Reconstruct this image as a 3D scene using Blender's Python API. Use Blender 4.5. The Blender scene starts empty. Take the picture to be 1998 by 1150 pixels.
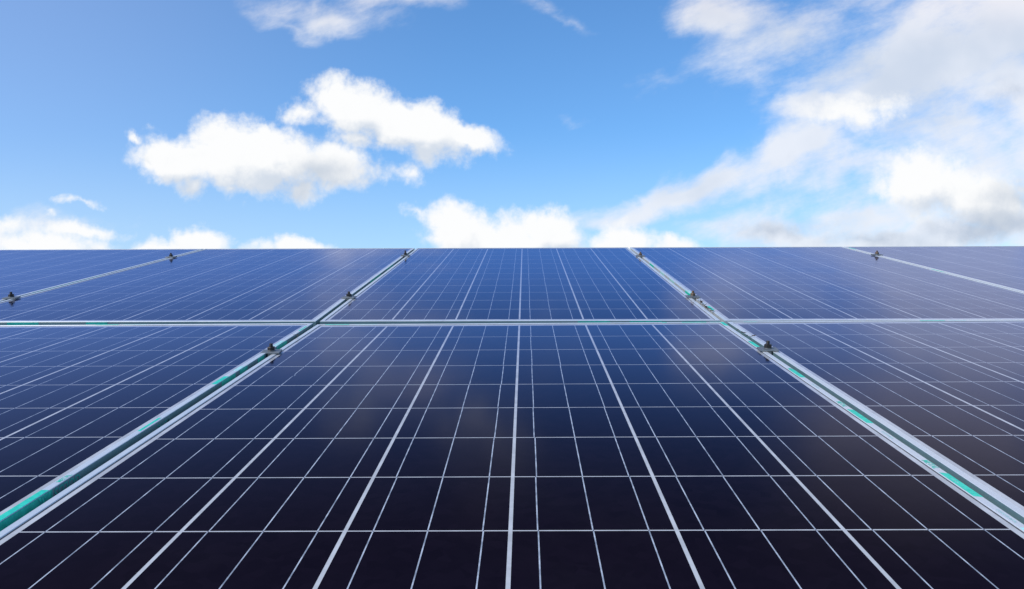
import bpy, bmesh, math, random
from mathutils import Matrix, Vector

random.seed(7)
scene = bpy.context.scene
COL = scene.collection
R = math.radians

# ------------------------------------------------------------------ scale and array plane
P = 0.158                      # cell pitch (m)
TILT = R(10.0)                 # slope of the lower row of modules
DL = 0.0248                    # extra slope of the upper row
UR = 0.0045                    # the upper row leans a little to the right
UZ = 0.0130                    # and stands a little higher (in cells)
BASE_Z = 2.35                  # height of the seam between the two rows
ARRAY = Matrix.Translation((0, 0, BASE_Z)) @ Matrix.Rotation(TILT, 4, 'X')

# ------------------------------------------------------------------ camera
f_px, c_tilt, c_roll, c_yaw = 1714.6, 0.1197, -0.0089, -0.0160
c_h, c_x, c_y = 2.0475 * P, 0.1037 * P, -13.092 * P
ct, st, cr, sr = math.cos(c_tilt), math.sin(c_tilt), math.cos(c_roll), math.sin(c_roll)
fw = Vector((math.sin(c_yaw) * ct, math.cos(c_yaw) * ct, -st))
rt = Vector((math.cos(c_yaw), -math.sin(c_yaw), 0))
upv = rt.cross(fw)
r2 = cr * rt + sr * upv
u2 = -sr * rt + cr * upv
m = Matrix((( r2.x, u2.x, -fw.x, c_x), (r2.y, u2.y, -fw.y, c_y), (r2.z, u2.z, -fw.z, c_h), (0, 0, 0, 1)))
cam_data = bpy.data.cameras.new('camera')
cam = bpy.data.objects.new('camera', cam_data)
COL.objects.link(cam)
cam.matrix_world = ARRAY @ m
cam_data.sensor_width = 36.0
cam_data.lens = 36.0 * f_px / 1998.0
cam_data.clip_start = 0.02
cam_data.clip_end = 20000
scene.camera = cam
bpy.context.view_layer.update()

# ------------------------------------------------------------------ sun, exposure
SUN_EL, SUN_AZ = R(44), R(-125)          # azimuth measured clockwise from +Y (ahead); the sun is behind, to the left
sd = Vector((math.sin(SUN_AZ) * math.cos(SUN_EL), math.cos(SUN_AZ) * math.cos(SUN_EL), math.sin(SUN_EL)))
sun_data = bpy.data.lights.new('sun', 'SUN')
sun_data.energy = 3.2
sun_data.angle = R(0.53)
sun_data.color = (1.0, 0.95, 0.88)
sun = bpy.data.objects.new('sun', sun_data)
sun.rotation_euler = sd.to_track_quat('Z', 'Y').to_euler()
COL.objects.link(sun)
scene.view_settings.view_transform = 'Standard'
scene.view_settings.look = 'None'
scene.view_settings.exposure = 0.0
scene.view_settings.gamma = 1.0
scene.cycles.max_bounces = 5

# ------------------------------------------------------------------ node helpers
class NT:
    def __init__(s, tree): s.t = tree
    def n(s, kind, **kw):
        nd = s.t.nodes.new(kind)
        for k, v in kw.items(): setattr(nd, k, v)
        return nd
    def link(s, a, b): s.t.links.new(a, b)
    def put(s, sock, v):
        if isinstance(v, bpy.types.NodeSocket): s.link(v, sock)
        else: sock.default_value = v
    def math(s, op, a, b=0.0, c=0.0, clamp=False):
        nd = s.n('ShaderNodeMath', operation=op, use_clamp=clamp)
        s.put(nd.inputs[0], a); s.put(nd.inputs[1], b); s.put(nd.inputs[2], c)
        return nd.outputs[0]
    def vmath(s, op, a, b=(0, 0, 0)):
        nd = s.n('ShaderNodeVectorMath', operation=op)
        s.put(nd.inputs[0], a); s.put(nd.inputs[1], b)
        return nd.outputs['Value'] if op in ('DOT_PRODUCT', 'LENGTH') else nd.outputs['Vector']
    def smooth(s, v, a, b, lo=0.0, hi=1.0):
        nd = s.n('ShaderNodeMapRange', interpolation_type='SMOOTHSTEP')
        s.put(nd.inputs['Value'], v)
        nd.inputs['From Min'].default_value = a; nd.inputs['From Max'].default_value = b
        nd.inputs['To Min'].default_value = lo; nd.inputs['To Max'].default_value = hi
        return nd.outputs['Result']
    def noise(s, vec, scale, detail=5, rough=0.55, dist=0.0, dim='3D'):
        nd = s.n('ShaderNodeTexNoise', noise_dimensions=dim)
        s.put(nd.inputs['Vector'], vec)
        nd.inputs['Scale'].default_value = scale; nd.inputs['Detail'].default_value = detail
        nd.inputs['Roughness'].default_value = rough; nd.inputs['Distortion'].default_value = dist
        return nd
    def mix(s, fac, a, b):
        nd = s.n('ShaderNodeMix', data_type='RGBA')
        s.put(nd.inputs[0], fac); s.put(nd.inputs[6], a); s.put(nd.inputs[7], b)
        return nd.outputs[2]

# ------------------------------------------------------------------ sky: Nishita air with procedural clouds by direction
world = bpy.data.worlds.new('World')
scene.world = world
world.use_nodes = True
world.cycles.sampling_method = 'MANUAL'
world.cycles.sample_map_resolution = 512
world.node_tree.nodes.clear()
W = NT(world.node_tree)
STRENGTH = 0.15
sky = W.n('ShaderNodeTexSky', sky_type='NISHITA')
sky.sun_disc = False
sky.sun_elevation = SUN_EL
sky.sun_rotation = SUN_AZ
sky.altitude = 100
sky.air_density = 1.0; sky.dust_density = 0.6; sky.ozone_density = 2.2

# A fixed frame of directions in the northern (+Y) sky: the clouds hang at these bearings for every viewer.
B_R = Vector((0.99988, 0.0143, -0.0058)); B_F = Vector((-0.0157, 0.9984, 0.0533))
B_F.normalize(); B_R = (B_R - B_R.dot(B_F) * B_F).normalized(); B_U = B_R.cross(B_F)
geo = W.n('ShaderNodeTexCoord')
d = geo.outputs['Generated']
depth = W.vmath('DOT_PRODUCT', d, tuple(B_F))
dz_ = W.math('MAXIMUM', depth, 0.08)
su = W.math('DIVIDE', W.vmath('DOT_PRODUCT', d, tuple(B_R)), dz_)
sv = W.math('DIVIDE', W.vmath('DOT_PRODUCT', d, tuple(B_U)), dz_)
comb = W.n('ShaderNodeCombineXYZ')
W.link(su, comb.inputs[0]); W.link(sv, comb.inputs[1])
suv = comb.outputs[0]

def sp(x, y):                  # bearing chart: 1738.6 units per unit tangent, origin straight ahead
    return ((x - 999) / f_px, (575 - y) / f_px)

def cloud_group(name, blobs, warps):
    g = bpy.data.node_groups.new(name, 'ShaderNodeTree')
    g.interface.new_socket('Vector', in_out='INPUT', socket_type='NodeSocketVector')
    g.interface.new_socket('Value', in_out='OUTPUT', socket_type='NodeSocketFloat')
    G = NT(g)
    gi = g.nodes.new('NodeGroupInput'); go = g.nodes.new('NodeGroupOutput')
    v = gi.outputs[0]
    for sc_, amp, det in warps:
        nz = G.noise(v, sc_, det, 0.6, dim='2D')
        off = G.vmath('SUBTRACT', nz.outputs['Color'], (0.5, 0.5, 0.5))
        scl = G.n('ShaderNodeVectorMath', operation='SCALE')
        G.link(off, scl.inputs[0]); scl.inputs['Scale'].default_value = amp
        v = G.vmath('ADD', v, scl.outputs[0])
    flat = G.vmath('ADD', G.vmath('MULTIPLY', v, (1, 1, 0)), (0, 0, 1))
    acc = None
    for (x, y, a, b, rot, wt) in blobs:
        px, py = sp(x, y)
        ca, sa = math.cos(R(rot)), math.sin(R(rot))
        ia, ib = f_px / a, f_px / b
        p_ = G.vmath('DOT_PRODUCT', flat, (ca * ia, sa * ia, -(ca * px + sa * py) * ia))
        q_ = G.vmath('DOT_PRODUCT', flat, (-sa * ib, ca * ib, -(-sa * px + ca * py) * ib))
        rr = G.math('SQRT', G.math('MULTIPLY_ADD', q_, q_, G.math('MULTIPLY', p_, p_)))
        q = G.math('MULTIPLY_ADD', rr, -wt, wt)
        acc = G.math('MAXIMUM', q, 0.0) if acc is None else G.math('SMOOTH_MAX', acc, q, 0.12)
    G.link(acc, go.inputs[0])
    return g

CUMULUS = [  # x, y, half width, half height, rotation (deg, counter-clockwise), weight
    (480, 308, 235, 96, -5, 1.2), (335, 305, 115, 70, -10, 1.0), (505, 272, 110, 62, 0, 1.0), (655, 325, 150, 68, -8, .9),
    (375, 355, 46, 52, 20, .7), (580, 372, 75, 46, 0, .7), (447, 372, 40, 32, -20, .55), (262, 272, 42, 18, -25, .62),
    (690, 205, 130, 80, -10, 1.05), (795, 240, 195, 78, -18, 1.15), (910, 265, 115, 42, -18, .95), (825, 288, 60, 64, -30, .75),
    (600, 210, 90, 40, 5, .62), (700, 272, 90, 30, -12, .6), (797, 345, 36, 40, 30, .5),
    (900, 448, 95, 76, 0, 1.0), (1065, 450, 115, 78, 0, 1.0), (980, 474, 180, 70, 0, 1.0), (822, 418, 60, 24, -10, .5),
    (1215, 470, 100, 58, -6, .95), (1310, 482, 80, 34, 0, .8),
    (1800, 352, 130, 88, -12, 1.05), (1910, 385, 190, 80, -8, .9),
    (395, 474, 80, 50, 0, 1.0), (310, 488, 130, 36, 0, .95), (570, 488, 130, 38, 0, .9), (1660, 212, 170, 58, 5, .62),
    (80, 478, 200, 50, 0, .9), (15, 440, 80, 34, 0, .6), (160, 446, 140, 24, -3, .68), (155, 394, 80, 14, 0, .40), (112, 415, 24, 12, 0, .45),
    # beyond the upper edge and the sides of the photograph (seen mirrored in the glass)
    (660, -95, 130, 80, 0, .55), (900, -130, 140, 80, -8, .5), (985, -190, 160, 90, 0, .5),
    (2350, 320, 280, 160, 0, 1.0), (-420, 380, 240, 90, 0, .9), (-900, 250, 300, 120, 0, .9),
]
VEIL = [
    (1640, 220, 190, 62, 6, 1.25), (1730, 212, 180, 50, 6, 1.0), (1410, 22, 150, 70, 0, .85),
    (1840, 110, 440, 220, 20, 1.05), (1960, 40, 330, 200, 0, 1.1), (1870, 255, 330, 110, 8, .9), (1720, 120, 220, 120, 20, .8),
    (1350, 372, 330, 52, 12, 1.0), (1560, 320, 270, 75, 22, .95), (1650, 335, 230, 70, 0, .8), (1230, 405, 160, 34, 10, .8),
    (1540, 452, 300, 62, 0, 1.0), (1800, 462, 420, 66, 0, 1.1), (1930, 430, 230, 80, 0, 1.0), (2000, 200, 200, 300, 0, .9),
    (640, 14, 220, 60, -4, .72), (560, 36, 120, 44, -15, .55), (1085, 240, 80, 34, -5, .42), (1080, 28, 100, 28, -20, .36),
    (1290, 165, 130, 60, 0, .36), (1560, 60, 260, 130, 0, .6), (1480, 150, 220, 120, 0, .45),
    (1900, -240, 520, 330, 10, 1.1), (2400, 100, 600, 420, 0, 1.2), (2600, -300, 700, 500, 0, 1.0), (760, -40, 200, 70, 0, .7),
    (1650, -420, 300, 140, 15, .6), (950, -330, 220, 120, 0, .5), (60, 452, 260, 60, 0, .6), (1200, 470, 600, 40, 0, .4),
    (1900, 300, 260, 200, 0, .7), (1700, 415, 360, 75, 4, .85),
]
gA = cloud_group('cumulus_field', CUMULUS, [(9.0, 0.030, 1), (30.0, 0.020, 4)])
gB = cloud_group('veil_field', VEIL, [(6.0, 0.09, 2), (24.0, 0.024, 4)])
def inst(g, vec):
    nd = W.n('ShaderNodeGroup'); nd.node_tree = g
    W.put(nd.inputs[0], vec)
    return nd.outputs[0]
fA = inst(gA, suv)
fA_sun = inst(gA, W.vmath('ADD', suv, (-0.016, 0.026, 0)))       # a little way towards the sun: self-shading of the cloud
n1 = W.noise(suv, 30, 8, 0.68, dim='2D').outputs['Fac']
n2 = W.noise(suv, 6, 5, 0.5, dim='2D').outputs['Fac']
front = W.smooth(depth, 0.08, 0.25)
vo = W.n('ShaderNodeTexVoronoi', feature='F1', voronoi_dimensions='2D')
W.link(suv, vo.inputs['Vector'])
vo.inputs['Scale'].default_value = 26; vo.inputs['Detail'].default_value = 3; vo.inputs['Roughness'].default_value = 0.6
puff = W.math('SUBTRACT', 0.85, vo.outputs['Distance'])          # rounded billows
eA = W.math('ADD', fA, W.math('MULTIPLY', W.math('SUBTRACT', n1, 0.5), 0.58))
eA = W.math('ADD', eA, W.math('MULTIPLY', puff, 0.20))
eA = W.math('ADD', eA, W.math('MULTIPLY', W.math('SUBTRACT', n2, 0.5), 0.10))
aA = W.math('MULTIPLY', W.math('MULTIPLY', W.smooth(eA, 0.10, 0.58), W.smooth(fA, 0.0, 0.16)), front)
fB = inst(gB, suv)
stretch = W.n('ShaderNodeMapping', vector_type='TEXTURE')
stretch.inputs['Rotation'].default_value = (0, 0, R(18)); stretch.inputs['Scale'].default_value = (2.4, 1.0, 1.0)
W.link(suv, stretch.inputs['Vector'])
n3 = W.noise(stretch.outputs[0], 17, 7, 0.64, dim='2D').outputs['Fac']
eB = W.math('ADD', fB, W.math('MULTIPLY', W.math('SUBTRACT', n3, 0.5), 1.15))
aB = W.math('MULTIPLY', W.math('MULTIPLY', W.math('MULTIPLY', W.smooth(fB, 0.0, 0.22), W.smooth(eB, 0.08, 0.85)), 0.92), front)
# thin clouds: white, grey where they are thick and far from the sun
nB = W.noise(suv, 5.5, 4, 0.5, dim='2D').outputs['Fac']
shB = W.smooth(W.math('ADD', nB, W.math('MULTIPLY', fB, 0.15)), 0.56, 0.92)
colB = W.mix(shB, (5.75, 5.95, 6.4, 1), (4.4, 4.85, 5.6, 1))
gC = cloud_group('shade_field', [(1930, 432, 180, 46, 0, .8), (1990, 390, 110, 50, 0, .6), (1510, 446, 170, 34, 0, .4), (1700, 470, 240, 26, 0, .4), (640, 345, 130, 48, 0, .7),
                                  (1980, 190, 120, 50, 0, .3), (590, 372, 90, 34, 0, .6)], [(8.0, 0.06, 3)])
fC = inst(gC, suv)
deep = W.smooth(W.math('ADD', fC, W.math('MULTIPLY', W.math('SUBTRACT', n1, 0.5), 0.5)), 0.0, 0.75)
colB = W.mix(W.smooth(sv, 0.27, 0.45), colB, (6.5, 5.85, 5.8, 1))
colB = W.mix(deep, colB, (3.0, 3.4, 4.15, 1))
# cumulus: sunlit crown, grey away from the sun
dif = W.math('SUBTRACT', fA_sun, fA)
dif = W.math('SUBTRACT', dif, W.math('MULTIPLY', puff, 0.22))
shA = W.smooth(W.math('ADD', dif, W.math('MULTIPLY', W.math('SUBTRACT', n1, 0.5), 0.35)), -0.14, 0.46)
shA = W.math('MULTIPLY', shA, W.smooth(fA, 0.1, 0.5))
colA = W.mix(shA, (6.55, 6.6, 6.65, 1), (4.5, 4.95, 5.6, 1))
# the air, brightened as the photograph's exposure shows it
air = W.n('ShaderNodeMix', data_type='RGBA', blend_type='MULTIPLY')
air.inputs[0].default_value = 1.0
air.inputs[7].default_value = (0.60, 0.95, 1.24, 1)
W.link(sky.outputs[0], air.inputs[6])
colA = W.mix(W.math('MULTIPLY', deep, 0.9), colA, (3.9, 4.35, 5.0, 1))
# thin dry haze towards the west, on the sun's side
hz = W.smooth(su, 0.0, -0.62, 0.0, 0.13)
airc = W.mix(hz, air.outputs[2], (5.6, 5.3, 6.6, 1))
airc = W.mix(W.smooth(sv, 0.20, 0.0, 0.0, 0.30), airc, (5.0, 5.2, 5.6, 1))
c = W.mix(aB, airc, colB)
c = W.mix(aA, c, colA)
bg = W.n('ShaderNodeBackground')
bg.inputs['Strength'].default_value = STRENGTH
W.link(c, bg.inputs['Color'])
wo = W.n('ShaderNodeOutputWorld')
W.link(bg.outputs[0], wo.inputs['Surface'])

# ------------------------------------------------------------------ materials
def material(name, base, rough=0.5, metal=0.0, ior=1.5, spec=0.5):
    mt = bpy.data.materials.new(name)
    mt.use_nodes = True
    T = NT(mt.node_tree)
    b = mt.node_tree.nodes['Principled BSDF']
    b.inputs['Base Color'].default_value = (*base, 1)
    b.inputs['Roughness'].default_value = rough
    b.inputs['Metallic'].default_value = metal
    b.inputs['IOR'].default_value = ior
    b.inputs['Specular IOR Level'].default_value = spec
    return mt, T, b

def glazed(name):
    """whatever lies in the laminate, seen through the anti-reflection coated cover glass: weak mirror head-on, strong at a glancing angle"""
    mt = bpy.data.materials.new(name); mt.use_nodes = True
    mt.node_tree.nodes.clear()
    T = NT(mt.node_tree)
    tc = T.n('ShaderNodeTexCoord').outputs['Object']
    n = T.noise(tc, 3.0, 5, 0.6).outputs['Fac']
    fr = T.n('ShaderNodeFresnel'); fr.inputs['IOR'].default_value = 1.42
    fac = T.smooth(fr.outputs[0], 0.115, 0.60, 0.010, 0.66)         # the coating kills the steep reflections
    dif = T.n('ShaderNodeBsdfDiffuse')
    gl = T.n('ShaderNodeBsdfGlossy'); gl.inputs['Color'].default_value = (0.57, 0.62, 0.88, 1)
    T.link(T.smooth(n, 0.3, 0.75, 0.09, 0.15), gl.inputs['Roughness'])
    mx = T.n('ShaderNodeMixShader')
    T.link(fac, mx.inputs[0]); T.link(dif.outputs[0], mx.inputs[1]); T.link(gl.outputs[0], mx.inputs[2])
    out = T.n('ShaderNodeOutputMaterial'); T.link(mx.outputs[0], out.inputs['Surface'])
    return mt, T, tc, dif.inputs['Color']

M = {}
mt, T, tc, cin = glazed('silicon_cell')
vor = T.n('ShaderNodeTexVoronoi'); vor.inputs['Scale'].default_value = 75; T.link(tc, vor.inputs['Vector'])
grain = T.n('ShaderNodeSeparateColor'); T.link(vor.outputs['Color'], grain.inputs[0])
att = T.n('ShaderNodeAttribute', attribute_name='shade')
base = T.mix(grain.outputs[0], (0.0048, 0.0034, 0.0074, 1), (0.0070, 0.0048, 0.0100, 1))
base = T.mix(T.math('MULTIPLY', att.outputs['Fac'], 0.6), base, (0.0092, 0.0054, 0.0088, 1))
dust = T.noise(tc, 260, 2, 0.5).outputs['Fac']
dust2 = T.noise(tc, 7, 4, 0.6).outputs['Fac']
film_ = T.noise(tc, 2.2, 7, 0.7).outputs['Fac']
base = T.mix(T.smooth(film_, 0.45, 0.85, 0.0, 0.012), base, (0.30, 0.28, 0.25, 1))
spk = T.math('MULTIPLY', T.smooth(dust, 0.79, 0.83), T.smooth(dust2, 0.5, 0.7, 0, 0.35))
base = T.mix(spk, base, (0.35, 0.36, 0.38, 1))
T.link(base, cin)
M['cell'] = mt
mt, T, tc, cin = glazed('white_backsheet'); M['backsheet'] = mt
rn = T.noise(tc, 22, 5, 0.65).outputs['Fac']
T.link(T.mix(T.smooth(rn, 0.3, 0.7), (0.38, 0.385, 0.395, 1), (0.52, 0.525, 0.535, 1)), cin)
mt, T, tc, cin = glazed('silver_ribbon'); M['ribbon'] = mt
rn = T.noise(tc, 45, 4, 0.6).outputs['Fac']
T.link(T.mix(T.smooth(rn, 0.3, 0.7), (0.20, 0.23, 0.28, 1), (0.50, 0.54, 0.60, 1)), cin)
mt, T, tc, cin = glazed('ribbon_joint'); cin.default_value = (0.10, 0.11, 0.14, 1); M['joint'] = mt

def metal(name, base, rough, mtl, streak=0.06):
    mt, T, b = material(name, base, rough, mtl)
    tc = T.n('ShaderNodeTexCoord').outputs['Object']
    n = T.noise(tc, 14, 6, 0.6).outputs['Fac']
    fine = T.noise(tc, 180, 3, 0.6).outputs['Fac']
    k = T.math('ADD', T.math('MULTIPLY', T.math('SUBTRACT', n, 0.5), streak * 2), T.math('MULTIPLY', T.math('SUBTRACT', fine, 0.5), streak * 2))
    dark = tuple(v * 0.7 for v in base) + (1,); light = tuple(min(1, v * 1.12) for v in base) + (1,)
    T.link(T.mix(T.math('ADD', k, 0.6, clamp=True), dark, light), b.inputs['Base Color'])
    T.link(T.smooth(n, 0.3, 0.7, rough - 0.05, rough + 0.08), b.inputs['Roughness'])
    return mt
M['alu'] = metal('anodised_aluminium', (0.75, 0.76, 0.76), 0.36, 0.4, 0.10)
M['wall'] = metal('shade_toned_filmed_aluminium', (0.18, 0.285, 0.31), 0.38, 0.25, 0.25)  # grey-green film tint, darkened further: the seam's shade is put into the colour
M['galv'] = metal('galvanised_steel', (0.24, 0.25, 0.255), 0.5, 0.7, 0.4)
M['dark_steel'] = metal('blackened_steel', (0.045, 0.038, 0.034), 0.45, 0.5, 0.4)
M['rusty'] = metal('rusting_steel', (0.17, 0.11, 0.07), 0.6, 0.35, 0.5)
M['seal'] = material('grey_sealant', (0.05, 0.05, 0.055), 0.7)[0]
M['under'] = material('white_module_back', (0.6, 0.6, 0.6), 0.7)[0]
def film(name, base, rough):
    mt, T, b = material(name, base, rough)
    tc = T.n('ShaderNodeTexCoord').outputs['Object']
    n = T.noise(tc, 120, 4, 0.65).outputs['Fac']
    T.link(T.mix(T.smooth(n, 0.35, 0.7), tuple(v * 0.85 for v in base) + (1,), tuple(min(1, v * 1.1 + 0.02) for v in base) + (1,)), b.inputs['Base Color'])
    return mt
M['film'] = film('green_film', (0.004, 0.58, 0.40), 0.4)
M['film_pale'] = film('faded_green_film', (0.40, 0.70, 0.66), 0.4)
M['ink'] = film('green_ink', (0.01, 0.40, 0.32), 0.45)
M['leaf'] = film('dead_leaf', (0.11, 0.075, 0.045), 0.8)

# ------------------------------------------------------------------ mesh helpers
def to_object(name, bm, mats, parent=None, loc=None):
    me = bpy.data.meshes.new(name)
    bm.to_mesh(me); bm.free()
    for x in (mats if isinstance(mats, (list, tuple)) else [mats]): me.materials.append(x)
    o = bpy.data.objects.new(name, me)
    COL.objects.link(o)
    if parent: o.parent = parent
    if loc: o.location = loc
    return o

def tag(o, label=None, cat=None, group=None, kind=None):
    if label: o['label'] = label
    if cat: o['category'] = cat
    if group: o['group'] = group
    if kind: o['kind'] = kind
    return o

def box(bm, x0, x1, y0, y1, z0, z1, mi=0, bevel=0.0):
    vs = [bm.verts.new((x, y, z)) for z in (z0, z1) for y in (y0, y1) for x in (x0, x1)]
    fs = [bm.faces.new([vs[i] for i in q]) for q in ((0, 2, 3, 1), (4, 5, 7, 6), (0, 1, 5, 4), (2, 6, 7, 3), (0, 4, 6, 2), (1, 3, 7, 5))]
    for f_ in fs: f_.material_index = mi
    if bevel:
        es = {e for f_ in fs for e in f_.edges}
        bmesh.ops.bevel(bm, geom=list(es), offset=bevel, segments=2, affect='EDGES', profile=0.5)

def prism(bm, pts, z0, z1, mi=0, top_in=0.0):
    """vertical prism over a polygon; the top rim is chamfered by top_in"""
    cx = sum(p[0] for p in pts) / len(pts); cy = sum(p[1] for p in pts) / len(pts)
    rings = [(z0, 1.0), (z1 - top_in, 1.0), (z1, 1.0)]
    vr = []
    for i, (z, s) in enumerate(rings):
        ring = []
        for x, y in pts:
            dx, dy = x - cx, y - cy
            L = math.hypot(dx, dy)
            k = (L - top_in) / L if i == 2 else 1.0
            ring.append(bm.verts.new((cx + dx * k, cy + dy * k, z)))
        vr.append(ring)
    n = len(pts)
    for a, c_ in zip(vr[:-1], vr[1:]):
        for i in range(n):
            f_ = bm.faces.new((a[i], a[(i + 1) % n], c_[(i + 1) % n], c_[i])); f_.material_index = mi
    bm.faces.new(list(reversed(vr[0]))).material_index = mi
    bm.faces.new(vr[-1]).material_index = mi

def ngon(r, n, a0=0.0, cx=0, cy=0):
    return [(cx + r * math.cos(a0 + 2 * math.pi * i / n), cy + r * math.sin(a0 + 2 * math.pi * i / n)) for i in range(n)]

def text_mesh(txt, height):
    cu = bpy.data.curves.new('lettering', 'FONT')
    cu.body = txt; cu.size = height / 0.72; cu.resolution_u = 3; cu.offset = height * 0.012
    o = bpy.data.objects.new('lettering', cu)
    COL.objects.link(o)
    bpy.context.view_layer.update()
    me = bpy.data.meshes.new_from_object(o.evaluated_get(bpy.context.evaluated_depsgraph_get()))
    bpy.data.objects.remove(o); bpy.data.curves.remove(cu)
    return me

# ------------------------------------------------------------------ solar modules
LIP, GASK, SIDE, END = 0.0095, 0.0012, 0.0050, 0.0190      # frame lip, sealant line, white margin beside / beyond the cells
HW = 3 * P + SIDE + GASK + LIP
HL = 6 * P + END + GASK + LIP
PITCH = 2 * 3.130 * P                                        # modules side by side
GAP = PITCH - 2 * HW
DEPTH = 0.038
LIP_Z = 0.0016

def frame_bm():
    prof = [(0, -DEPTH), (0, LIP_Z - 0.0006), (0.0006, LIP_Z), (LIP - 0.0006, LIP_Z), (LIP, LIP_Z - 0.0006), (LIP, -0.006),
            (0.002, -0.006), (0.002, -DEPTH + 0.002), (0.028, -DEPTH + 0.002), (0.028, -DEPTH)]
    bm = bmesh.new()
    corners = [(-1, -1), (1, -1), (1, 1), (-1, 1)]
    rings = [[bm.verts.new((sx * (HW - dd), sy * (HL - dd), z)) for dd, z in prof] for sx, sy in corners]
    n = len(prof)
    for k in range(4):
        a, c_ = rings[k], rings[(k + 1) % 4]
        for i in range(n):
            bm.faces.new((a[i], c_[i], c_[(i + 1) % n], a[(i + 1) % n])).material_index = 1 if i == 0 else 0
    bmesh.ops.recalc_face_normals(bm, faces=bm.faces[:])
    return bm

def gasket_bm():
    bm = bmesh.new()
    o_, i_ = LIP - 0.0002, LIP + GASK
    def ring(dd, z): return [bm.verts.new((sx * (HW - dd), sy * (HL - dd), z)) for sx, sy in ((-1, -1), (1, -1), (1, 1), (-1, 1))]
    a, c_ = ring(o_, 0.0005), ring(i_, 0.0003)
    e_ = ring(i_, -0.0005)
    for k in range(4):
        bm.faces.new((a[k], a[(k + 1) % 4], c_[(k + 1) % 4], c_[k]))
        bm.faces.new((c_[k], c_[(k + 1) % 4], e_[(k + 1) % 4], e_[k]))
    return bm

COLGAP, ROWGAP, BUS = 0.0040, 0.0023, 0.0013
def laminate_bm(rng, jog=None):
    """one flat sheet cut into silicon cells, silver ribbons and white gaps (0 cell, 1 white, 2 ribbon, 3 ribbon across a gap)"""
    bm = bmesh.new()
    lay = bm.loops.layers.float_color.new('shade')
    X0, Y0 = HW - LIP + 0.001, HL - LIP + 0.001
    def quad(x0, x1, y0, y1, mi, shade=0.0, dx0=0.0):
        vs = [bm.verts.new(v) for v in ((x0, y0, 0), (x1, y0, 0), (x1 + dx0, y1, 0), (x0 + dx0, y1, 0))]
        f_ = bm.faces.new(vs); f_.material_index = mi
        for l in f_.loops: l[lay] = (shade, shade, shade, 1)
    cw, ch = (P - COLGAP) / 2, (P - ROWGAP) / 2
    # margins
    quad(-X0, -3 * P + COLGAP / 2, -Y0, Y0, 1); quad(3 * P - COLGAP / 2, X0, -Y0, Y0, 1)
    for j in range(5):
        x = (j - 2) * P
        quad(x - COLGAP / 2, x + COLGAP / 2, -Y0, Y0, 1)
    for i in range(6):
        cx = (i - 2.5) * P
        a, e_ = cx - cw, cx + cw
        quad(a, e_, -Y0, -6 * P + ROWGAP / 2, 1); quad(a, e_, 6 * P - ROWGAP / 2, Y0, 1)
        wob = [[rng.uniform(-.0006, .0006) for _ in range(12)] for _ in range(3)]
        for r_ in range(12):
            cy = (r_ - 5.5) * P
            sh = min(1, max(0, rng.gauss(0.4, 0.42)))
            bx = [cx + (k - 1) * P / 3 + wob[k][r_] for k in range(3)]
            edges = [a] + [v for bb in bx for v in (bb - BUS / 2, bb + BUS / 2)] + [e_]
            segs = [(cy - ch, cy + ch)]
            if jog and (i, r_) == jog[:2]:
                segs = [(cy - ch, cy - ch * .05), (cy - ch * .05, cy + ch * .1), (cy + ch * .1, cy + ch)]
            for si, (ya, yb) in enumerate(segs):
                ed = list(edges)
                if len(segs) == 3 and si == 1:
                    k = jog[2]; ed[1 + 2 * k] += 0.0022; ed[2 + 2 * k] += 0.0022
                for q in range(7):
                    quad(ed[q], ed[q + 1], ya, yb, 2 if q % 2 else 0, sh)
            if r_ < 11:
                for q in range(7):
                    quad(edges[q], edges[q + 1], cy + ch, cy + P - ch, 3 if q % 2 else 1)
    return bm

def module_matrix(col, upper):
    x = col * PITCH
    if not upper:
        return ARRAY @ Matrix.Translation((x, -6 * P, 0.003 * max(0, -col)))
    return ARRAY @ Matrix.Translation((0, 0.55 * P, UZ * P)) @ Matrix.Rotation(DL, 4, 'X') @ Matrix.Rotation(UR, 4, 'Y') @ Matrix.Translation((x, 6 * P, 0))

FRAME_ME = None
MODULES = {}
module_labels = {
    (0, 0): 'blue solar panel in the centre foreground, nearest the viewer',
    (0, 1): 'blue solar panel in the middle of the upper row, behind the centre foreground panel',
    (-1, 0): 'blue lower-row solar panel left of the centre foreground panel, green film on its frame',
    (-1, 1): 'blue upper-row solar panel left of the middle one',
    (1, 0): 'purplish grey lower-row solar panel right of the centre foreground panel',
    (1, 1): 'upper-row solar panel right of the middle one, turning from blue to grey',
    (-2, 1): 'leftmost solar panel of the upper row, cut off by the left edge of the photo',
    (2, 1): 'greyest solar panel, at the far right end of the upper row beyond a white seam',
    (-2, 0): 'solar panel of the lower row just outside the left edge of the photo',
    (2, 0): 'solar panel of the lower row just outside the right edge of the photo',
    (-3, 1): 'solar panel of the upper row outside the left edge of the photo',
    (3, 1): 'solar panel of the upper row outside the right edge of the photo',
    (-3, 0): 'outermost solar panel of the lower row beyond the left edge of the photo',
    (3, 0): 'outermost solar panel of the lower row beyond the right edge of the photo',
}
frame_ob_first = None; gasket_first = None
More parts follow.
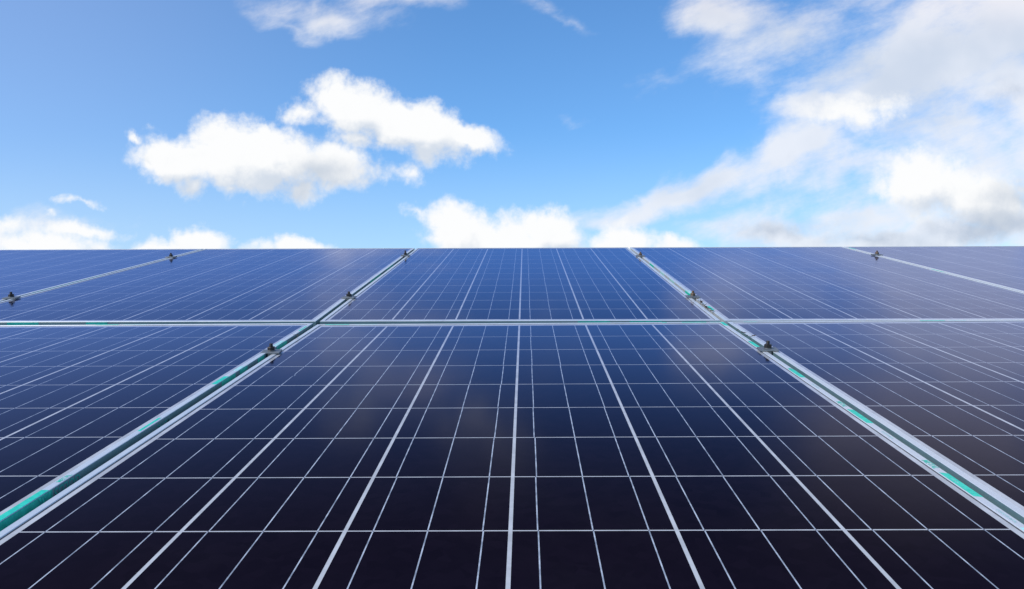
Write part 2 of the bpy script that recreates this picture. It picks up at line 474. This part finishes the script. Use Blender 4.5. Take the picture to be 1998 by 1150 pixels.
for (colm, up_), lab in module_labels.items():
    rng = random.Random(100 + colm * 10 + up_)
    root = bpy.data.objects.new('solar_panel', None)
    root.empty_display_size = 0.1
    COL.objects.link(root)
    root.matrix_world = module_matrix(colm, up_) @ Matrix.Translation((rng.uniform(-.001, .001), 0, 0)) if colm else module_matrix(colm, up_)
    tag(root, lab, 'solar panel', 'solar panels of the array')
    if frame_ob_first is None:
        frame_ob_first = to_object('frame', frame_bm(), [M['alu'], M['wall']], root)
        gasket_first = to_object('sealant_line', gasket_bm(), M['seal'], root)
    else:
        for src in (frame_ob_first, gasket_first):
            o = src.copy(); COL.objects.link(o); o.parent = root
            if src is frame_ob_first and (colm, up_) in ((1, 1), (2, 1), (3, 1)):      # brighter sides: plain aluminium, without the shade put into the other walls
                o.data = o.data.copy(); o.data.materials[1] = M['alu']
    to_object('cell_sheet', laminate_bm(rng, (0, 8, 1) if (colm, up_) == (0, 0) else None), [M['cell'], M['backsheet'], M['ribbon'], M['joint']], root)
    bm = bmesh.new(); box(bm, -HW + .0025, HW - .0025, -HL + .0025, HL - .0025, -0.0055, -0.004)
    to_object('backing_sheet', bm, M['under'], root)
    MODULES[(colm, up_)] = root

# ---- leftovers of the green protective film, in array rows (Y in cells from the lower row's top cell edge)
def ly(Y, upper):            # to the module's own y
    return (Y + 6) * P if not upper else (Y - 0.55 - 6) * P
TH = 0.00018
def film_top(mod, side, Ya, Yb, mat='film', w0=0.0004, w1=None, slant=0.0, name='film_strip'):
    """strip on the lip of the left (-1) or right (1) frame bar"""
    root = MODULES[mod]; w1 = LIP - 0.0005 if w1 is None else w1
    y0, y1 = sorted((ly(Ya, mod[1]), ly(Yb, mod[1])))
    bm = bmesh.new()
    a, e_ = side * (HW - w0), side * (HW - w1)
    pts = [(a, y0), (e_, y0 + slant), (e_, y1 + slant), (a, y1)]
    rng = random.Random(int((y0 + 5) * 9999))
    lo = [bm.verts.new((x, y + rng.uniform(-.001, .001), LIP_Z + 0.00005)) for x, y in pts]
    hi = [bm.verts.new((v.co.x, v.co.y, LIP_Z + TH)) for v in lo]
    bm.faces.new(hi)
    for k in range(4): bm.faces.new((lo[k], lo[(k + 1) % 4], hi[(k + 1) % 4], hi[k]))
    bmesh.ops.recalc_face_normals(bm, faces=bm.faces[:])
    return to_object(name, bm, M[mat], root)
def film_side(mod, side, Ya, Yb, mat='film', z0=-0.030, z1=0.0008, name='film_strip'):
    root = MODULES[mod]
    y0, y1 = sorted((ly(Ya, mod[1]), ly(Yb, mod[1])))
    bm = bmesh.new(); xa = side * (HW + 0.00005); xb = side * (HW + TH)
    box(bm, min(xa, xb), max(xa, xb), y0, y1, z0, z1)
    return to_object(name, bm, M[mat], root)
def film_end(mod, top, Xa, Xb, mat='film', face='lip', w0=0.0008, w1=None, z0=-0.02):
    """strip on the upper or lower frame bar; X in cells from the centre column"""
    root = MODULES[mod]; xo = mod[0] * PITCH
    x0, x1 = Xa * P - xo, Xb * P - xo; sgn = 1 if top else -1
    w1 = LIP - 0.0008 if w1 is None else w1
    bm = bmesh.new()
    if face == 'lip':
        ys = sorted((sgn * (HL - w0), sgn * (HL - w1)))
        box(bm, x0, x1, ys[0], ys[1], LIP_Z + 0.00005, LIP_Z + TH)
    else:
        ys = sorted((sgn * (HL + 0.00005), sgn * (HL + TH)))
        box(bm, x0, x1, ys[0], ys[1], z0, 0.0008)
    return to_object('film_strip', bm, M[mat], root)
def lettering(mod, txt, height, local, mat='ink'):
    me = text_mesh(txt, height)
    me.materials.append(M[mat])
    o = bpy.data.objects.new('film_lettering', me)
    COL.objects.link(o); o.parent = MODULES[mod]
    o.matrix_local = local
    return o
def flat_text(mod, txt, side, Y, height, mat='film', up_first=False, off=0.0012):
    """text lying on a side bar's lip, reading along the bar"""
    x = side * (HW - LIP / 2); y = ly(Y, mod[1])
    # reads away from the viewer's side: letters upright when seen from the array's middle
    rot = Matrix.Rotation(R(-90 if up_first else 90), 4, 'Z')
    return lettering(mod, txt, height, Matrix.Translation((x + (-height / 2 if up_first else height / 2), y, LIP_Z + 0.0002)) @ rot, mat)
def side_text(mod, txt, side, Y, height, ztop, mat='ink'):
    """text on the outer wall of a side bar, upside down as on the photographed film"""
    x = side * (HW + 0.0003); y = ly(Y, mod[1])
    # baseline runs towards -y (down the slope), letters' feet up
    bx = Vector((0, -1, 0)); by = Vector((0, 0, -1)); bz = bx.cross(by)
    mtx = Matrix(((bx.x, by.x, bz.x, x), (bx.y, by.y, bz.y, y), (bx.z, by.z, bz.z, ztop), (0, 0, 0, 1)))
    return lettering(mod, txt, height, mtx, mat)

L_, C_, R_ = (-1, 0), (0, 0), (1, 0)
LU, CU, RU = (-1, 1), (0, 1), (1, 1)
# left seam, lower row: right-hand bar of the left panel
film_top(L_, 1, -8.6, -7.33); film_side(L_, 1, -8.6, -7.30)
side_text(L_, 'GOLDSTAR', 1, -6.92, 0.0125, -0.0005)
flat_text(L_, 'METAL', 1, -7.17, 0.0062, up_first=False)
film_top(L_, 1, -5.86, -5.42, w0=0.003, w1=0.0072)
side_text(L_, 'METAL', 1, -5.30, 0.010, -0.004)
film_top(L_, 1, -4.05, -3.66); film_side(L_, 1, -3.90, -3.45)
film_side(L_, 1, -3.30, -3.02); film_top(L_, 1, -3.35, -3.1, 'film_pale')
film_side(L_, 1, -2.62, -2.36); film_side(L_, 1, -1.80, -1.30); film_top(L_, 1, -1.78, -1.40, 'film_pale')
film_top(L_, 1, -0.55, -0.12, w0=0.002, w1=0.006)
# left seam, upper row
film_side(LU, 1, 7.4, 8.5); film_side(LU, 1, 5.2, 6.6); film_side(LU, 1, 3.2, 3.8, z0=-0.036, z1=-0.012)
# seam at the far left
film_side((-2, 1), 1, 3.6, 6.4)
# right seam, lower row: right-hand bar of the centre panel
for a_, e_ in ((-0.20, 0.14), (-1.98, -1.58), (-3.80, -3.38), (-5.65, -5.18), (-7.48, -7.00)):
    film_top(C_, 1, a_, e_, slant=0.004)
for Y_, mt_ in ((-1.52, 'film_pale'), (-3.30, 'film_pale'), (-4.86, 'film'), (-6.68, 'film')):
    flat_text(C_, 'METAL', 1, Y_, 0.0078, 'film', up_first=True)
flat_text(C_, 'GOLDSTAR', 1, -7.10, 0.0024, 'film_pale', up_first=True)
for Y_ in (-7.7, -5.9, -4.1): flat_text(C_, 'GOLDSTAR METAL', 1, Y_, 0.0030, 'film_pale', up_first=True)
film_top(C_, 1, -8.9, -8.0, 'film_pale')
film_side(R_, -1, -9.4, -7.1, z0=-0.036, z1=-0.006); film_side(R_, -1, -1.6, -0.3, z0=-0.036, z1=-0.01)
# right seam, upper row: left-hand bar of the right panel
film_side(RU, -1, 7.9, 8.6); film_side(RU, -1, 2.95, 3.75); film_top(RU, -1, 3.1, 3.7, 'film_pale'); film_side(RU, -1, 5.0, 5.6, 'film_pale')
film_top(RU, -1, 1.35, 1.75); film_side(RU, -1, 6.3, 6.9, 'film_pale')
# seam at the far right
film_side((2, 1), -1, 6.55, 7.15); film_top((2, 1), -1, 11.9, 12.4)
# bars along the joint between the rows
film_end(C_, True, -2.97, -2.60); film_end(C_, True, -2.51, -2.17, 'film_pale', w0=.002, w1=.006)
film_end(C_, True, 2.47, 2.84); film_end(C_, True, 2.17, 2.24); film_end(C_, True, 2.9, 3.05, 'film_pale')
film_end(L_, True, -6.5, -6.15); film_end(L_, True, -6.07, -5.72, 'film_pale', w0=.002, w1=.006)
film_end(R_, True, 6.06, 6.43); film_end(R_, True, 6.5, 6.75, 'film_pale', w0=.002, w1=.006); film_end(R_, True, 3.4, 3.6, 'film_pale')
film_end(LU, False, -6.76, -6.42, 'ink', face='wall'); film_end(LU, False, -8.0, -7.5, 'ink', face='wall')
film_end(RU, False, 7.18, 7.53, 'ink', face='wall'); film_end(CU, False, 0.9, 1.4, 'ink', face='wall'); film_end(CU, False, 1.7, 2.2, 'ink', face='wall')

# ------------------------------------------------------------------ clamps in the seams
def make_clamp(bolt_mat, turn, stud=0.0065):
    root = bpy.data.objects.new('module_clamp', None)
    root.empty_display_size = 0.05
    COL.objects.link(root)
    bm = bmesh.new(); box(bm, -0.0185, 0.0185, -0.018, 0.018, 0.0, 0.0030, bevel=0.0006)
    box(bm, -GAP / 2 + 0.001, GAP / 2 - 0.001, -0.018, 0.018, -0.034, -0.0004)
    plate = to_object('clamp_plate', bm, [M['galv']], root)
    plate.rotation_euler = (0, 0, turn)
    bm = bmesh.new(); prism(bm, ngon(0.0078, 24), 0.0034, 0.0046, top_in=0.0003)
    to_object('washer', bm, M['galv'], root)
    bm = bmesh.new(); prism(bm, ngon(0.0078, 6, turn * 3 + .3), 0.0048, 0.0118, top_in=0.0012)
    to_object('nut', bm, M[bolt_mat], root)
    bm = bmesh.new()
    prof = [0.0119 + k * 0.0008 for k in range(int(stud / 0.0008) + 1)]
    rings = [[bm.verts.new((r_ * math.cos(t), r_ * math.sin(t), z)) for t in [2 * math.pi * q / 14 for q in range(14)]]
             for k, z in enumerate(prof) for r_ in [0.0037 if k % 2 else 0.0033]]
    for a, c_ in zip(rings[:-1], rings[1:]):
        for q in range(14): bm.faces.new((a[q], a[(q + 1) % 14], c_[(q + 1) % 14], c_[q]))
    bm.faces.new(rings[-1])
    to_object('bolt', bm, M[bolt_mat], root)
    return root

def seam_matrix(seam, Y, upper):
    x = seam * PITCH
    if not upper: return ARRAY @ Matrix.Translation((x, Y * P, LIP_Z + 0.0006))
    return ARRAY @ Matrix.Translation((0, 0.55 * P, UZ * P)) @ Matrix.Rotation(DL, 4, 'X') @ Matrix.Rotation(UR, 4, 'Y') @ Matrix.Translation((x, (Y - 0.55) * P, LIP_Z + 0.0006))
CL = [
    (-0.5, -2.16, 0, 'dark_steel', .10, 'black clamp on the left seam of the centre foreground panel, nearest on that seam'),
    (-0.5, 2.80, 1, 'dark_steel', -.05, 'black clamp on the left seam, just above the joint between the rows'),
    (-0.5, 10.45, 1, 'dark_steel', .06, 'small dark clamp with a long stud at the top of the left seam'),
    (0.5, -2.19, 0, 'dark_steel', -.08, 'grey clamp with a thick dark nut on the right seam of the centre foreground panel'),
    (0.5, 2.78, 1, 'rusty', .04, 'rusty brown clamp on the right seam, just above the leaf litter'),
    (0.5, 10.1, 1, 'rusty', -.05, 'small rusty clamp at the top end of the right seam, below the ridge'),
    (-1.5, 2.86, 1, 'dark_steel', .12, 'dark clamp at the left edge of the photo, mirrored in the blue glass'),
    (-1.5, 10.25, 1, 'dark_steel', -.1, 'small dark clamp near the ridge on the far left seam'),
    (1.5, 10.25, 1, 'rusty', .05, 'small brown clamp on the white seam at the far right near the ridge'),
    (1.5, 2.8, 1, 'dark_steel', .05, 'dark clamp on the far right seam outside the photo'),
    (-2.5, 10.6, 1, 'dark_steel', .05, 'dark clamp just showing at the left edge of the photo on the ridge'),
    (-1.5, -2.2, 0, 'dark_steel', .05, 'dark clamp of the lower row outside the left edge of the photo'),
    (1.5, -2.2, 0, 'dark_steel', .05, 'dark clamp of the lower row outside the right edge of the photo'),
]
for seam, Y, up_, bolt, turn, lab in CL:
    cl = make_clamp(bolt, turn, 0.0105 if 'long stud' in lab else 0.0065)
    cl.matrix_world = seam_matrix(seam, Y, up_)
    tag(cl, lab, 'clamp', 'clamps bolted into the seams')

# ------------------------------------------------------------------ rack under the modules
def array_box(name, x0, x1, y0, y1, z0, z1, mat, upper=False):
    o = to_object(name, None or _b(x0, x1, y0, y1, z0, z1), mat)
    o.matrix_world = module_matrix(0, upper)
    return o
def _b(*a):
    bm = bmesh.new(); box(bm, *a, bevel=0.002); return bm
span = 3.5 * PITCH
for up_, Y, lab in ((0, -9.8, 'lowest galvanised rail hidden under the lower panel row'), (0, -2.18, 'galvanised rail under the upper part of the lower panel row'),
                    (1, 2.8, 'galvanised rail under the lower part of the upper panel row'), (1, 10.3, 'galvanised rail under the ridge of the upper panel row')):
    y = ly(Y, up_)
    r_ = array_box('mounting_rail', -span, span, y - 0.02, y + 0.02, -0.085, -DEPTH - 0.001, M['galv'], bool(up_))
    tag(r_, lab, 'rail', 'rails carrying the panels')
for seam in (-2.5, -0.5, 1.5, 3.4):
    for Y, up_ in ((-9.8, 0), (10.3, 1)):
        p0 = module_matrix(0, bool(up_)) @ Vector((seam * PITCH, ly(Y, up_), -0.086))
        bm = bmesh.new(); box(bm, -0.04, 0.04, -0.04, 0.04, 0, p0.z - 0.012, bevel=0.003); box(bm, -0.09, 0.09, -0.09, 0.09, -0.01, 0.012)
        po = to_object('support_post', bm, M['galv'], loc=(p0.x, p0.y, 0.0))
        tag(po, 'square galvanised post on a foot plate standing under the panel array', 'post', 'posts under the array')

# ------------------------------------------------------------------ dead leaves caught in the seams
def litter(seam, Ya, Yb, upper, n, label, seed, z=0.0):
    rng = random.Random(seed)
    bm = bmesh.new()
    for k in range(n):
        y = rng.uniform(Ya, Yb) * P; x = rng.gauss(0, 0.004); s = rng.uniform(.0015, .0042)
        mtx = Matrix.Translation((x, y, z + rng.uniform(0, .004))) @ Matrix.Rotation(rng.uniform(0, 6.3), 4, 'Z') @ Matrix.Rotation(rng.uniform(-.6, .6), 4, 'X') @ Matrix.Rotation(rng.uniform(-.6, .6), 4, 'Y')
        pts = [(-s * 1.6, 0, 0), (-s * .5, s * .5, s * .15), (s * .6, s * .45, s * .1), (s * 1.7, 0, s * .3), (s * .5, -s * .5, s * .1), (-s * .6, -s * .4, s * .2)]
        bm.faces.new([bm.verts.new(mtx @ Vector(q)) for q in pts])
    ret = bmesh.ops.solidify(bm, geom=bm.faces[:], thickness=0.0003)
    o = to_object('leaf_litter', bm, M['leaf'])
    o.matrix_world = seam_matrix(seam, 0 if not upper else 0.55, upper)
    tag(o, label, 'leaf litter', kind='stuff')
litter(0.5, 0.6, 2.0, True, 38, 'dry brown leaf litter lodged in the right seam below the rusty clamp', 3)
litter(-0.5, -1.15, -0.85, False, 5, 'few dark crumbs of leaf on the left seam near the row joint', 4)
litter(0.5, -1.35, -0.75, False, 7, 'dark crumbs of dry leaf on the right seam below the row joint', 5, 0.0)
litter(-0.5, 11.0, 11.6, True, 6, 'dark leaf scrap at the top end of the left seam', 6)

# ------------------------------------------------------------------ ground
mt, T, b = material('meadow_grass', (0.06, 0.10, 0.03), 0.9)
tc = T.n('ShaderNodeTexCoord').outputs['Object']
g1 = T.noise(tc, 0.6, 8, 0.65).outputs['Fac']; g2 = T.noise(tc, 18, 6, 0.7).outputs['Fac']
T.link(T.mix(T.math('ADD', T.math('MULTIPLY', g1, .6), T.math('MULTIPLY', g2, .4)), (0.03, 0.055, 0.015, 1), (0.11, 0.13, 0.05, 1)), b.inputs['Base Color'])
bm = bmesh.new()
N = 40
vs = {}
for i in range(N + 1):
    for j in range(N + 1):
        a = (i / N * 2 - 1); e_ = (j / N * 2 - 1)
        x = math.copysign(abs(a) ** 3, a) * 6000; y = math.copysign(abs(e_) ** 3, e_) * 6000
        rr = math.hypot(x, y)
        z = -0.02 + (math.sin(x * .013 + 1) * math.cos(y * .011) * 0.6 * min(1, rr / 300) if rr > 12 else 0)
        vs[i, j] = bm.verts.new((x, y, z))
for i in range(N):
    for j in range(N):
        bm.faces.new((vs[i, j], vs[i + 1, j], vs[i + 1, j + 1], vs[i, j + 1]))
tag(to_object('ground', bm, mt), 'rough green meadow under and around the panels', kind='structure')
